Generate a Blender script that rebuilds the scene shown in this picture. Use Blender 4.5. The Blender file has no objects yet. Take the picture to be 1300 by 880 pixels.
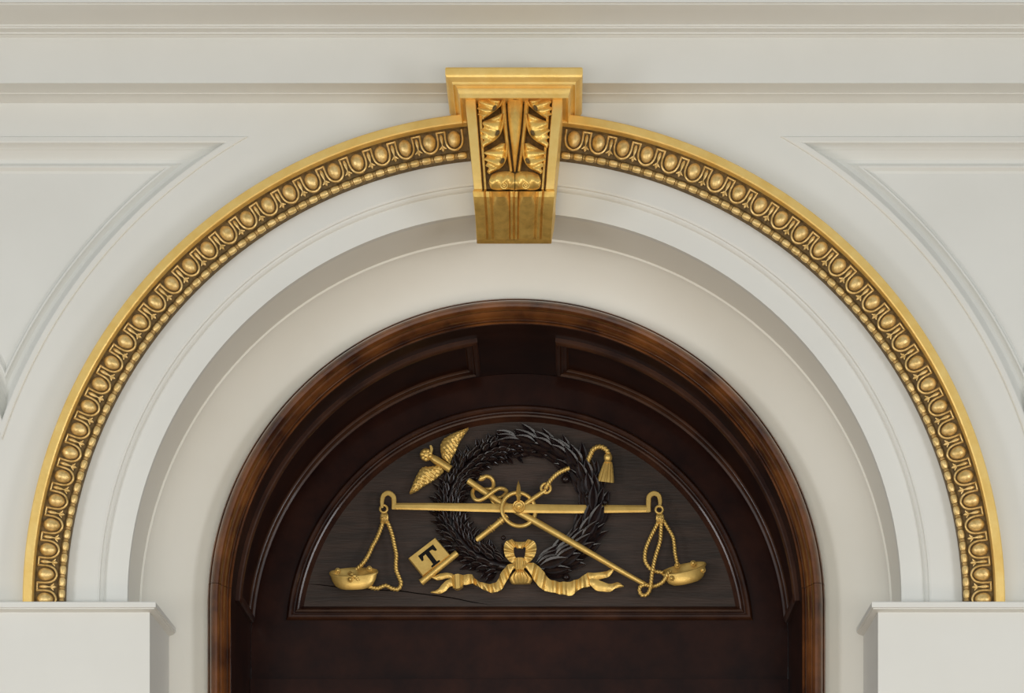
import bpy, bmesh, math, random
from mathutils import Vector, Matrix
from mathutils.geometry import tessellate_polygon
random.seed(7)
C = bpy.context.scene.collection
pi = math.pi
CAMX, CAMY, CAMZ = 0.207, -10.0, 1.6
def P(px, py, Y):
    k = (10.0 + Y) / 3000.0
    return Vector((CAMX + (px - 715) * k, Y, CAMZ + (1423 - py) * k))
def zrow(py, Y): return CAMZ + (1423 - py) * (10.0 + Y) / 3000.0
def L(px, Y=1.15): return px * (10.0 + Y) / 3000.0      # a length seen as px pixels at depth Y

# ------------------------------------------------------------------ materials
def mat(name, col, rough=.5, metal=0., spec=.5, col2=None, scale=8., stretch=(1, 1, 1), bump=0., coat=0., bscale=60., lo=.35, hi=.65, bstretch=None, coat_rough=.12):
    m = bpy.data.materials.new(name); m.use_nodes = True
    nt = m.node_tree; b = nt.nodes['Principled BSDF']
    b.inputs['Base Color'].default_value = (*col, 1)
    b.inputs['Roughness'].default_value = rough
    b.inputs['Metallic'].default_value = metal
    b.inputs['Specular IOR Level'].default_value = spec
    b.inputs['Coat Weight'].default_value = coat
    b.inputs['Coat Roughness'].default_value = coat_rough
    tc = nt.nodes.new('ShaderNodeNewGeometry')
    if col2:
        mp = nt.nodes.new('ShaderNodeMapping'); mp.inputs['Scale'].default_value = stretch
        nt.links.new(tc.outputs['Position'], mp.inputs['Vector'])
        n = nt.nodes.new('ShaderNodeTexNoise'); n.inputs['Scale'].default_value = scale
        n.inputs['Detail'].default_value = 6; n.inputs['Roughness'].default_value = .6
        nt.links.new(mp.outputs['Vector'], n.inputs['Vector'])
        r = nt.nodes.new('ShaderNodeValToRGB')
        r.color_ramp.elements[0].position = lo; r.color_ramp.elements[0].color = (*col, 1)
        r.color_ramp.elements[1].position = hi; r.color_ramp.elements[1].color = (*col2, 1)
        nt.links.new(n.outputs['Fac'], r.inputs['Fac']); nt.links.new(r.outputs['Color'], b.inputs['Base Color'])
    if bump:
        mp = nt.nodes.new('ShaderNodeMapping'); mp.inputs['Scale'].default_value = bstretch or stretch
        nt.links.new(tc.outputs['Position'], mp.inputs['Vector'])
        n = nt.nodes.new('ShaderNodeTexNoise'); n.inputs['Scale'].default_value = bscale; n.inputs['Detail'].default_value = 4
        nt.links.new(mp.outputs['Vector'], n.inputs['Vector'])
        bp = nt.nodes.new('ShaderNodeBump'); bp.inputs['Strength'].default_value = bump; bp.inputs['Distance'].default_value = .004
        nt.links.new(n.outputs['Fac'], bp.inputs['Height']); nt.links.new(bp.outputs['Normal'], b.inputs['Normal'])
    return m
M = dict(
    white=mat('cream wall paint', (.745, .745, .70), .55, col2=(.71, .708, .662), scale=1.3, bump=.05, bscale=14),
    brightened_reveal=mat('warm cream reveal paint', (.80, .785, .71), .55, col2=(.77, .75, .67), scale=1.3, bump=.05, bscale=14),  # wall paint made lighter, standing in for light the cove misses
    gold=mat('bright gold leaf', (.98, .70, .24), .42, .45, col2=(.88, .57, .15), scale=14, bump=.25, bscale=70, lo=.3, hi=.75),
    oldgold=mat('worn gold leaf', (.92, .67, .29), .40, .55, col2=(.54, .35, .10), scale=45, bump=.3, bscale=120, lo=.38, hi=.72),
    keygold=mat('carved keystone gilding', (.96, .65, .18), .38, .58, col2=(.60, .36, .08), scale=22, bump=.35, bscale=90, lo=.42, hi=.85),
    groundtone=mat('dark brown glaze in the carving', (.20, .125, .04), .5, .4, col2=(.09, .055, .018), scale=60),  # darker brown for the surfaces behind eggs and leaves
    rim=mat('polished mahogany', (.040, .012, .006), .30, spec=.3, col2=(.20, .068, .016), scale=4.5, stretch=(1, 1, 1), bump=.04, coat=1., coat_rough=.05, bscale=30),
    wood=mat('dark stained mahogany', (.013, .004, .003), .36, spec=.16, col2=(.030, .009, .005), scale=5, stretch=(1, 1, 1.), bump=.06, coat=.08, bscale=30),
    moulding=mat('polished dark moulding', (.024, .008, .005), .32, spec=.3, col2=(.062, .023, .011), scale=6, bump=.06, coat=.25, coat_rough=.09, bscale=30),
    board=mat('weathered dark board', (.030, .021, .016), .50, spec=.35, col2=(.055, .034, .025), scale=3, stretch=(1, 1, 9), bump=.35, bscale=22, bstretch=(.6, 1, 6)),
    ebony=mat('blackened carved wood', (.007, .005, .006), .30, spec=.35, col2=(.022, .010, .008), scale=40, bump=.1, bscale=60, coat=.18, coat_rough=.12),
    emblem=mat('gold paint', (.88, .60, .18), .38, .55, col2=(.68, .43, .11), scale=18, bump=.12, bscale=90, lo=.3, hi=.75),
    black=mat('black enamel', (.006, .005, .004), .6, spec=.15),
    floor=mat('oak parquet', (.30, .19, .10), .5, col2=(.38, .25, .14), scale=2, stretch=(1, 8, 1)),
)

# ------------------------------------------------------------------ mesh builder
class MB:
    def __init__(s): s.v = []; s.f = []
    def add(s, vs, fs):
        o = len(s.v); s.v += [Vector(v) for v in vs]; s.f += [tuple(i + o for i in f) for f in fs]
    def grid(s, rows, closeu=False, closev=False, cap=False):
        n = len(rows); m = len(rows[0]); vs = [p for r in rows for p in r]; fs = []
        for i in range(n if closeu else n - 1):
            for j in range(m if closev else m - 1):
                a = i * m + j; b = i * m + (j + 1) % m; c = ((i + 1) % n) * m + (j + 1) % m; d = ((i + 1) % n) * m + j
                fs.append((a, b, c, d))
        if cap: fs.append(tuple(range(m))); fs.append(tuple((n - 1) * m + j for j in reversed(range(m))))
        s.add(vs, fs)
    def build(s, name, material, parent=None, smooth=40, subsurf=0):
        me = bpy.data.meshes.new(name)
        me.from_pydata([tuple(v) for v in s.v], [], s.f)
        bm = bmesh.new(); bm.from_mesh(me); bmesh.ops.remove_doubles(bm, verts=bm.verts, dist=1e-6)
        bmesh.ops.recalc_face_normals(bm, faces=bm.faces); bm.to_mesh(me); bm.free()
        for p in me.polygons: p.use_smooth = True
        me.set_sharp_from_angle(angle=math.radians(smooth))
        me.materials.append(material)
        o = bpy.data.objects.new(name, me); C.objects.link(o)
        if parent:
            o.parent = parent; o.matrix_parent_inverse = Matrix.Translation(-parent.location)
        return o
def empty(name, loc, label, cat, group=None):
    o = bpy.data.objects.new(name, None); o.location = loc; o.empty_display_size = .1; C.objects.link(o)
    o['label'] = label; o['category'] = cat
    if group: o['group'] = group
    return o
def struct(o): o['kind'] = 'structure'; return o

def crom(pts, n):
    """Catmull-Rom through pts (Vectors), n samples, chord-length even"""
    pts = [Vector(p) for p in pts]
    if len(pts) == 2: return [pts[0].lerp(pts[1], i / (n - 1)) for i in range(n)]
    e = [pts[0] * 2 - pts[1]] + pts + [pts[-1] * 2 - pts[-2]]
    d = []
    for i in range(1, len(e) - 2):
        for k in range(12):
            t = k / 12; a, b, c, q = e[i - 1], e[i], e[i + 1], e[i + 2]
            d.append(.5 * ((2 * b) + (c - a) * t + (2 * a - 5 * b + 4 * c - q) * t * t + (3 * b - a - 3 * c + q) * t ** 3))
    d.append(pts[-1])
    s = [0]
    for i in range(1, len(d)): s.append(s[-1] + (d[i] - d[i - 1]).length)
    out = []; j = 0
    for i in range(n):
        t = s[-1] * i / (n - 1)
        while j < len(s) - 2 and s[j + 1] < t: j += 1
        w = (t - s[j]) / max(1e-9, s[j + 1] - s[j]); out.append(d[j].lerp(d[j + 1], min(1, w)))
    return out
def lerp_list(vals, t):
    if not hasattr(vals, '__len__'): return vals
    x = t * (len(vals) - 1); i = min(int(x), len(vals) - 2); return vals[i] + (vals[i + 1] - vals[i]) * (x - i)
def tube(mb, path, r, n=60, seg=12, twist=0., depth=.16, strands=2, flat=1., closed=False, cap=True):
    """twist = turns of the rope strands per metre"""
    pts = crom(path, n)
    rows = []; up = Vector((0, -1, 0)); s = 0
    for i, p in enumerate(pts):
        if closed: t = pts[(i + 1) % (n - 1)] - pts[(i - 1) % (n - 1)]
        else: t = pts[min(i + 1, n - 1)] - pts[max(i - 1, 0)]
        t.normalize(); a = up - t * up.dot(t)
        if a.length < 1e-4: a = Vector((1, 0, 0)) - t * t.x
        a.normalize(); b = t.cross(a)
        if i: s += (pts[i] - pts[i - 1]).length
        rr = lerp_list(r, i / (n - 1)); row = []
        for k in range(seg):
            th = 2 * pi * k / seg
            q = rr * (1 + (depth * abs(math.cos(strands * .5 * (th + 2 * pi * twist * s))) * 1.6 - depth if twist else 0))
            row.append(p + (a * math.cos(th) * flat + b * math.sin(th)) * q)
        rows.append(row)
    mb.grid(rows, closev=True, cap=cap and not closed)
def torus(mb, c, R, r, n=40, seg=12, flat=1., ax=(Vector((1, 0, 0)), Vector((0, 0, 1))), a0=0, a1=2 * pi):
    full = abs(a1 - a0 - 2 * pi) < 1e-6; rows = []
    nn = Vector(ax[0]).cross(ax[1])
    for i in range(n if full else n + 1):
        t = a0 + (a1 - a0) * i / n; d = ax[0] * math.cos(t) + ax[1] * math.sin(t)
        rows.append([c + d * (R + r * math.cos(2 * pi * k / seg)) + nn * (r * flat * math.sin(2 * pi * k / seg)) for k in range(seg)])
    mb.grid(rows, closeu=full, closev=True, cap=not full)
def lathe(mb, c, axis, prof, seg=24, squash=None):
    """prof: (distance along axis, radius)"""
    axis = Vector(axis).normalized(); u = axis.orthogonal().normalized()
    if abs(axis.y) < .9:
        u = (Vector((0, -1, 0)) - axis * axis.dot(Vector((0, -1, 0)))).normalized()
    w = axis.cross(u); rows = []
    for t, r in prof:
        r = max(r, 1e-5)
        rows.append([Vector(c) + axis * t + (u * math.cos(2 * pi * k / seg) * (squash or 1) + w * math.sin(2 * pi * k / seg)) * r for k in range(seg)])
    mb.grid(rows, closev=True, cap=True)
def ball(mb, c, r, sy=1., seg=14, ring=9):
    rows = []
    for i in range(ring + 1):
        a = pi * i / ring; rr = max(math.sin(a), 1e-4) * r
        rows.append([Vector(c) + Vector((rr * math.cos(2 * pi * k / seg), rr * math.sin(2 * pi * k / seg) * sy, math.cos(a) * r)) for k in range(seg)])
    mb.grid(rows, closev=True)
def poly_prism(mb, pts, Y0, Y1, holes=()):
    """pts, holes: lists of (x,z); front at Y0, back at Y1"""
    loops = [[Vector((p[0], p[1], 0)) for p in pts]] + [[Vector((p[0], p[1], 0)) for p in h] for h in holes]
    tri = tessellate_polygon(loops); flat = [p for l in loops for p in l]; n = len(flat)
    vs = [Vector((p.x, Y0, p.y)) for p in flat] + [Vector((p.x, Y1, p.y)) for p in flat]
    fs = [tuple(t) for t in tri] + [tuple(i + n for i in reversed(t)) for t in tri]
    o = 0
    for l in loops:
        m = len(l)
        for i in range(m): a, b = o + i, o + (i + 1) % m; fs.append((a, b, b + n, a + n))
        o += m
    mb.add(vs, fs)
def blade(mb, A, B, Yf, Yb, n=30, m=8):
    """closed relief between two picture-plane edges A and B (Vectors); Yf(t,u) front depth, Yb back depth"""
    a = crom(A, n); b = crom(B, n); rows = []
    for i in range(n):
        t = i / (n - 1); row = []
        for j in range(m + 1):
            u = j / m; p = a[i].lerp(b[i], u); row.append(Vector((p.x, Yf(t, u), p.z)))
        for j in range(m, -1, -1):
            u = j / m; p = a[i].lerp(b[i], u); y = Yb(t, u) if callable(Yb) else Yb; row.append(Vector((p.x, y, p.z)))
        rows.append(row)
    mb.grid(rows, closev=True, cap=True)
def box(mb, a, b):
    x0, y0, z0 = a; x1, y1, z1 = b
    v = [(x, y, z) for x in (x0, x1) for y in (y0, y1) for z in (z0, z1)]
    mb.add(v, [(0, 1, 3, 2), (4, 6, 7, 5), (0, 4, 5, 1), (2, 3, 7, 6), (0, 2, 6, 4), (1, 5, 7, 3)])
def arch_sweep(prof, zb=0., n=96, closed=True):
    """prof entries (R, Y, cz): swept up one jamb, round the arch, down the other"""
    mb = MB(); rows = []
    def col(f): rows.append([f(*p) for p in prof])
    col(lambda R, Y, cz: Vector((-R, Y, zb)))
    for i in range(n + 1):
        t = pi - pi * i / n; col(lambda R, Y, cz: Vector((R * math.cos(t), Y, cz + R * math.sin(t))))
    col(lambda R, Y, cz: Vector((R, Y, zb)))
    mb.grid(rows, closev=closed, cap=closed); return mb
def arc_sweep(mb, prof, t0, t1, n=60, cx=0., cz=0.):
    rows = []
    for i in range(n + 1):
        t = t0 + (t1 - t0) * i / n
        rows.append([Vector((cx + R * math.cos(t), Y, cz + R * math.sin(t))) for R, Y in prof])
    mb.grid(rows, closev=True, cap=True)

# ================================================================== SETTING
RA, ZA = 1.643, 3.812          # arch opening
ZW = 3.868                     # wooden arch centre
XW = 3.6                       # half width of the wall
ZTOP = 6.4
# --- spandrel panel geometry
AXL = (3 - 653) / 300.0        # mirror axis of the left spandrel
RS = None
def fit_circle(p, q, cz):      # radius of the arc through the measured points (centre x = 0)
    return (p - Vector((0, 0, cz))).length
SP_C = zrow(767, 0)
SP_R = 682.5 / 300.0
SP_T = zrow(174, 0)
def spandrel_loop(side, u, n=48):
    ax = side * abs(AXL); R = SP_R + u; zt = SP_T - u
    # near arc centred x=0, far arc centred x=2*ax; corners
    xt = math.sqrt(R * R - (zt - SP_C) ** 2)            # near tip |x|
    zbv = SP_C + math.sqrt(R * R - abs(ax) ** 2)        # bottom V
    pts = []
    t0 = math.asin((zt - SP_C) / R); t1 = math.asin((zbv - SP_C) / R)
    for i in range(n): t = t0 + (t1 - t0) * i / n; pts.append((R * math.cos(t), SP_C + R * math.sin(t)))
    far = [(2 * abs(ax) - x, z) for x, z in pts] 
    loop = pts + [(abs(ax), zbv)] + far[:0:-1] + [far[0]]
    m = 24
    x0, x1 = far[0][0], pts[0][0]
    for i in range(1, m): loop.append((x0 + (x1 - x0) * i / m, zt))
    return [(side * x, z) for x, z in loop]
# --- wall with arch opening and recessed spandrels
R_IN = 1.765
outer = [(-XW - 1.2, 0), (-XW - 1.2, ZTOP), (XW + 1.2, ZTOP), (XW + 1.2, 0), (R_IN, 0)]
for i in range(97): t = pi * i / 96; outer.append((R_IN * math.cos(t), ZA + R_IN * math.sin(t)))
outer.append((-R_IN, 0))
mb = MB(); poly_prism(mb, outer, 0, .25, [spandrel_loop(-1, 0), spandrel_loop(1, 0)])
struct(mb.build('wall_back', M['white'], smooth=25))
# stepped inner fascia, soffit and cove of the arch
prof = [(R_IN, .0, ZA), (1.757, .004, ZA), (1.755, .012, ZA), (1.748, .013, ZA), (1.742, .019, ZA), (1.738, .030, ZA), (RA, .030, ZA)]
prof += [(RA, .06, ZA), (2.1, .06, ZA), (2.1, .02, ZA)]
prof[-2] = (R_IN, .06, ZA); prof.pop()
o = struct(arch_sweep(prof).build('trim_1', M['white'], smooth=22)); o['label'] = 'cream plaster stepped fascia running round the arch opening'
RC, YC = 1.643, .325
prof = [(RA, .0602, ZA)]
prof += [(RA + .0, YC - .012, ZA), (RA - .008, YC - .008, ZA), (RA - .010, YC, ZA)]
RWI, YW = 1.40, .49
for i in range(1, 13):
    a = i / 12; ang = math.radians(30 + 58 * a)
    r0 = math.radians(30)
    fx = (math.cos(r0) - math.cos(ang)) / (math.cos(r0) - math.cos(math.radians(88)))
    fy = (math.sin(ang) - math.sin(r0)) / (math.sin(math.radians(88)) - math.sin(r0))
    prof.append((RA - .010 + (RWI - .06 - RA + .010) * fx, YC + (YW - YC) * fy, ZA + (ZW - ZA) * fx))
prof += [(RWI - .06, .75, ZW), (2.1, .75, ZW), (2.1, .2505, ZA), (R_IN - .02, .2505, ZA), (R_IN - .02, .0602, ZA)]
o = struct(arch_sweep(prof).build('trim_7', M['brightened_reveal'], smooth=22)); o['label'] = 'cream plaster soffit and cove inside the arch'
# recess of the spandrels: moulding + panel
SPP = [(0, .0), (.0005, -.006), (.004, -.009), (.022, -.010), (.027, -.007), (.030, .008), (.036, .026), (.040, .030), (.0405, .034), (.050, .046), (.060, .056), (.070, .065), (.085, .066), (.092, .062), (.098, .057), (.101, .051), (.108, .051), (.112, .056), (.118, .066), (.127, .070)]
for side, nm, k in ((-1, 'left', 2), (1, 'right', 3)):
    mb = MB(); rows = [[Vector((x, Y, z)) for x, z in spandrel_loop(side, u)] for u, Y in SPP]
    mb.grid(rows, closev=True)
    lp = spandrel_loop(side, SPP[-1][0]); m2 = MB(); poly_prism(m2, lp, .070, .14); mb.add(m2.v, m2.f)
    struct(mb.build('trim_%d' % k, M['white'], smooth=30))
# --- entablature: (row in the photo, depth)
EP = [(-150, -.55), (-60, -.48), (-6, -.415), (3, -.415), (4.2, -.40), (6, -.40), (14, -.355), (24, -.285), (31, -.247), (33, -.246), (33.5, -.236), (36, -.235), (38, -.220), (41, -.202), (43, -.201), (44, -.186), (48, -.170), (105.5, -.170), (107, -.158), (111, -.122), (116, -.084), (118, -.072), (119, -.070), (121, -.054), (126, -.020), (131, .0)]
mb = MB(); rows = []
for x in [-XW - 1.2 + i * (2 * XW + 2.4) / 8 for i in range(9)]:
    rows.append([Vector((x, Y, zrow(py, Y))) for py, Y in EP] + [Vector((x, .02, zrow(131, 0))), Vector((x, .02, zrow(-150, -.55)))])
mb.grid(rows, closev=True, cap=True)
struct(mb.build('trim_4', M['white'], smooth=30))
# --- imposts and piers below
for side, k in ((-1, 5), (1, 6)):
    mb = MB()
    # profile: (outset from pier face, z)
    zt = zrow(764, -.11); z1 = zrow(772, -.11); z2 = zrow(776.5, -.085)
    pr = [(0, zt - .5), (0, z2 - .004), (.010, z2), (.024, z1 - .004), (.024, z1), (.030, z1 + .002), (.030, zt - .004), (.026, zt), (-.02, zt)]
    xin = 1.643 - .115; Yf = -.085
    rows = []
    for kind in range(3):
        row = []
        for oset, z in pr:
            if kind == 0: row.append(Vector((side * (XW + 1.2), Yf - oset, z)))
            elif kind == 1: row.append(Vector((side * (xin - oset), Yf - oset, z)))
            else: row.append(Vector((side * (xin - oset), .40, z)))
        rows.append(row)
    mb.grid(rows)
    m2 = MB(); box(m2, (side * (xin + .0005), Yf + .0005, 0), (side * (XW + 1.2), -.0005, zt - .001)); mb.add(m2.v, m2.f)
    m2 = MB(); box(m2, (side * (xin + .0005), -.001, 0), (side * 1.75, .40, zt - .001)); mb.add(m2.v, m2.f)
    struct(mb.build('trim_%d' % k, M['white'], smooth=30))
mb = MB(); box(mb, (-16, -22, -.1), (16, 1.6, 0)); struct(mb.build('floor', M['floor']))

# ================================================================== WOODEN ARCH
YT = 1.2
def R_(px, Y): return px * (10 + Y) / 3000.
arch = empty('arched_doorcase', (0, .5, 3.86), 'dark polished mahogany arched doorcase set in the cream wall opening', 'doorcase')
rp = [(392.5, .60), (392.5, .445), (391.8, .430), (390.6, .425), (390, .430), (389.5, .424), (388, .408), (385.5, .396), (382.5, .391), (379.5, .394), (377, .404), (375.8, .416), (375.5, .426), (373, .434), (370.5, .448), (368.5, .464), (367.5, .480), (366.5, .480), (365.5, .474), (364, .471), (363, .475), (362.8, .49)]
def rimprof(dz=0): return [(R_(r, Y), Y) for r, Y in rp] + [(1.285, .50), (1.285, .60)]
zj = zrow(742, .42)
tj = math.asin((zj - ZW) / R_(378, .42))
mb = MB(); arc_sweep(mb, rimprof(), tj, pi - tj, 110, 0, ZW); mb.build('arch_moulding', M['rim'], arch, 35)
for s in (-1, 1):
    mb = MB(); rows = []
    pr = rimprof()
    rows.append([Vector((s * r * 1.0, Y, 0)) for r, Y in pr]); rows.append([Vector((s * r, Y, ZW - .002)) for r, Y in pr])
    for i in range(1, 5):
        t = (tj - .0016) * i / 4; rows.append([Vector((s * r * math.cos(t), Y, ZW + r * math.sin(t))) for r, Y in pr])
    mb.grid(rows, closev=True, cap=True); mb.build('jamb_moulding', M['rim'], arch, 35)
RL = 1.274
mb = arch_sweep([(RL, .48, ZW), (RL, YT + .06, ZW), (RL + .05, YT + .06, ZW), (RL + .05, .60, ZW), (RL + .008, .48, ZW)]); mb.build('lining', M['wood'], arch, 30)
# curved panel mouldings on the lining
PH = [(0, -.002), (0, .016), (.006, .024), (.014, .027), (.024, .027), (.030, .018), (.036, .018), (.044, .012), (.052, .010), (.056, .003), (.064, -.002)]
def panel(side, th0, th1, Y0, Y1):
    mb = MB(); rows = []
    for u, h in PH:
        r = RL - h; a0 = th0 + u / RL; a1 = th1 - u / RL; y0 = Y0 + u; y1 = Y1 - u; loop = []
        for i in range(60): loop.append((a0 + (a1 - a0) * i / 60, y0))
        for i in range(6): loop.append((a1, y0 + (y1 - y0) * i / 6))
        for i in range(60): loop.append((a1 + (a0 - a1) * i / 60, y1))
        for i in range(6): loop.append((a0, y1 + (y0 - y1) * i / 6))
        rows.append([Vector((side * r * math.cos(a), y, ZW + r * math.sin(a))) for a, y in loop])
    mb.grid(rows, closev=True); return mb
for s in (-1, 1):
    panel(s, math.radians(3.5), math.radians(81.8 if s < 0 else 82.2), .655, 1.13).build('panel_moulding', M['moulding'], arch, 35)
# tympanum: flat ring, frame moulding, board
ZT = zrow(812, YT); RT = R_(297, YT); ZB = zrow(788, YT)
def dloop(u, n=80):
    R = RT - u; zb = ZB + u; t0 = math.asin((zb - ZT) / R); lp = []
    for i in range(n + 1): t = t0 + (pi - 2 * t0) * i / n; lp.append((R * math.cos(t), ZT + R * math.sin(t)))
    x0, x1 = lp[-1][0], lp[0][0]
    for i in range(1, 20): lp.append((x0 + (x1 - x0) * i / 20, zb))
    return lp
ring = [(-RL + .002, ZB - .22), (RL - .002, ZB - .22)]
for i in range(81): t = pi * i / 80; ring.append(((RL - .002) * math.cos(t), ZW + (RL - .002) * math.sin(t)))
mb = MB(); poly_prism(mb, ring, YT, YT + .04, [dloop(.002)]); mb.build('surround_panel', M['wood'], arch, 25)
TP = [(0, .002), (0, -.012), (.004, -.020), (.012, -.026), (.022, -.026), (.028, -.020), (.031, -.006), (.036, -.005), (.040, -.012), (.048, -.016), (.055, -.012), (.058, 0), (.062, .004), (.066, .010), (.072, .022)]
mb = MB(); rows = [[Vector((x, YT + Y, z)) for x, z in dloop(u)] for u, Y in TP]; mb.grid(rows, closev=True)
mb.build('tympanum_moulding', M['moulding'], arch, 32)
def px2(pts, Y=YT + .02): return [(P(a, b, Y).x, P(a, b, Y).z) for a, b in pts]
crack = px2([(388.5, 741.4), (405, 742), (425, 744.2), (450, 745), (480, 748.5), (509, 749.6), (530, 752.8), (552, 755.3), (575, 758.6), (600, 764), (624, 768.3), (600, 765.2), (575, 760.0), (552, 756.8), (530, 754.2), (509, 751.2), (480, 749.9), (450, 746.3), (425, 745.6), (405, 743.0)])
mb = MB(); poly_prism(mb, dloop(.0715), YT + .021, YT + .05, [crack]); mb.build('tympanum_board', M['board'], arch, 20)
mb = MB(); box(mb, (-1.2, YT + .055, ZB), (1.2, YT + .07, ZT + RT)); mb.build('crack_shade_sheet', M['black'], arch)  # black sheet added behind the crack, its colour stands in for shade
mb = MB()
zc = ZB - .22
for a, b, c in ((zc - .06, zc, .0), (zc - .15, zc - .065, -.045), (zc - .2, zc - .155, -.02)):
    box(mb, (-RL + .003, YT + c, a), (RL - .003, YT + .05, b))
mb.build('transom_rail', M['wood'], arch)
# door leaves below (outside the picture)
dr = MB()
for s in (-1, 1):
    box(dr, (s * .004, YT + .0, 0.002), (s * (RL - .004), YT + .05, zc - .202))
d = dr.build('door_1', M['wood']); struct(d)
for s in (-1, 1):
    for za, zb in ((.25, 1.3), (1.5, 2.35), (2.5, zc - .35)):
        m = MB(); x0, x1 = sorted((s * .2, s * (RL - .2)))
        loops = [[Vector((x, YT - h, z)) for x, z in ((x0 + u, za + u), (x1 - u, za + u), (x1 - u, zb - u), (x0 + u, zb - u))] for u, h in ((0, 0), (0, .02), (.03, .025), (.05, .004), (.09, .004), (.13, .015))]
        m.grid(loops, closev=True); m.add(loops[-1], [(0, 1, 2, 3)]); m.build('door_panel', M['wood'], d)

# ================================================================== GILDED ARCHIVOLT
GY = -.06; GC = zrow(767, GY)
def G(px): return R_(px, GY)
gp = [(G(622), -.002), (G(622), -.088), (G(620.5), -.093), (G(611.5), -.096), (G(610), -.092), (G(609.5), -.060)]
bp_ = [(G(609.4), -.002), (G(609.4), -.060), (G(607.5), -.052), (G(604), -.050), (G(592), -.040), (G(582), -.032), (G(580.5), -.034), (G(579.5), -.034), (G(576), -.030), (G(572.5), -.026), (G(572), -.002)]
def lookup_template():
    # local frame: x tangential, y depth (towards the viewer is -), z radial outward
    T = {}
    px = 1 / 301.8
    mb = MB(); rows = []; n = 18; k = 10     # egg
    for i in range(k + 1):
        a = pi * i / k; rr = max(math.sin(a), 1e-4); z = math.cos(a)
        w = 8.3 * (1 + .10 * z)
        rows.append([Vector((rr * w * math.cos(2 * pi * j / n) * px, rr * math.sin(2 * pi * j / n) * .026, z * 10.6 * px)) for j in range(n)])
    mb.grid(rows, closev=True); T['egg'] = mb
    mb = MB()                                # shell round the egg and the bar over the dart
    def pp(x, z, y=0): return Vector((x * px, y, z * px))
    path = [pp(-10.9, 11.5), pp(-11.0, 6), pp(-10.9, 0), pp(-9.6, -6), pp(-6.2, -10.8), pp(0, -13.2), pp(6.2, -10.8), pp(9.6, -6), pp(10.9, 0), pp(11.0, 6), pp(10.9, 11.5)]
    tube(mb, path, 1.35 * px, 40, 8, flat=1.6); T['egg_shell'] = mb
    mb = MB(); tube(mb, [pp(-5.6, 11.2), pp(5.6, 11.2)], 1.3 * px, 4, 8, flat=1.6)
    # dart
    lathe(mb, pp(0, 9), (0, 0, -1), [(0, .2 * px), (1.5 * px, 1.6 * px), (5 * px, 2.5 * px), (9 * px, 2.0 * px), (13 * px, .9 * px), (17 * px, 1.3 * px), (19.5 * px, 2.2 * px), (22 * px, .3 * px)], 10)
    tube(mb, [pp(-1, -6.5), pp(-2.6, -8.6), pp(-4.6, -9.8)], [.9 * px, 1.1 * px, .6 * px], 8, 6)
    tube(mb, [pp(1, -6.5), pp(2.6, -8.6), pp(4.6, -9.8)], [.9 * px, 1.1 * px, .6 * px], 8, 6)
    T['dart'] = mb
    mb = MB()
    lathe(mb, pp(-5.9, 0), (1, 0, 0), [(0, 1.5 * px), (.6 * px, 3.1 * px), (2.5 * px, 3.9 * px), (5.9 * px, 4.2 * px), (9.3 * px, 3.9 * px), (11.2 * px, 3.1 * px), (11.8 * px, 1.5 * px)], 14)
    T['bead'] = mb
    mb = MB()
    for c in (-.75, .75): lathe(mb, pp(c - .6, 0), (1, 0, 0), [(0, 2.2 * px), (.3 * px, 3.3 * px), (.9 * px, 3.3 * px), (1.2 * px, 2.2 * px)], 12)
    T['bead_disc'] = mb
    return T
T = lookup_template(); proto = {}
for nm, m_ in T.items():
    o = m_.build(nm, M['oldgold']); proto[nm] = o
used = set()
def put(nm, parent, th, r, y, side, rot=None):
    o = proto[nm]
    if nm in used: o = proto[nm].copy(); C.objects.link(o)
    used.add(nm)
    w = Matrix.Translation(Vector((side * r * math.cos(th), y, GC + r * math.sin(th)))) @ Matrix.Rotation(side * (pi / 2 - th), 4, 'Y')
    o.parent = parent; o.matrix_parent_inverse = Matrix.Identity(4); o.matrix_basis = Matrix.Translation(-parent.location) @ w
    return o
SPC = math.radians(82.0 / 27)
for side, word in ((-1, 'left'), (1, 'right')):
    th1 = math.radians(84.4)
    g = empty('gilded_arch_moulding', (side * G(597), -.02, GC), 'gold egg-and-dart moulding curving up to the keystone on the %s side of the arch' % word, 'moulding', 'gilded halves of the arch moulding')
    A = (0, th1) if side > 0 else (pi - th1, pi)
    mb = MB(); arc_sweep(mb, gp + [(G(609.5), -.002)], A[0], A[1], 90, 0, GC); mb.build('outer_fillet', M['gold'], g, 30)
    mb = MB(); arc_sweep(mb, bp_, A[0], A[1], 90, 0, GC); mb.build('backing', M['groundtone'], g, 30)
    e0 = math.radians(.65)
    for i in range(28):
        th = e0 + SPC * i
        put('egg', g, th, G(596), -.049, side); put('egg_shell', g, th, G(595.2), -.053, side)
        if i < 27 or True: 
            if i < 27: put('dart', g, th + SPC / 2, G(595.2), -.052, side)
        put('bead_disc', g, th, G(576), -.036, side)
        for q in (.25, .75):
            if q > .5 and i == 27: continue
            put('bead', g, th + SPC * q, G(576), -.036, side)
        if i < 27: put('bead_disc', g, th + SPC * .5, G(576), -.036, side)

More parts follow.
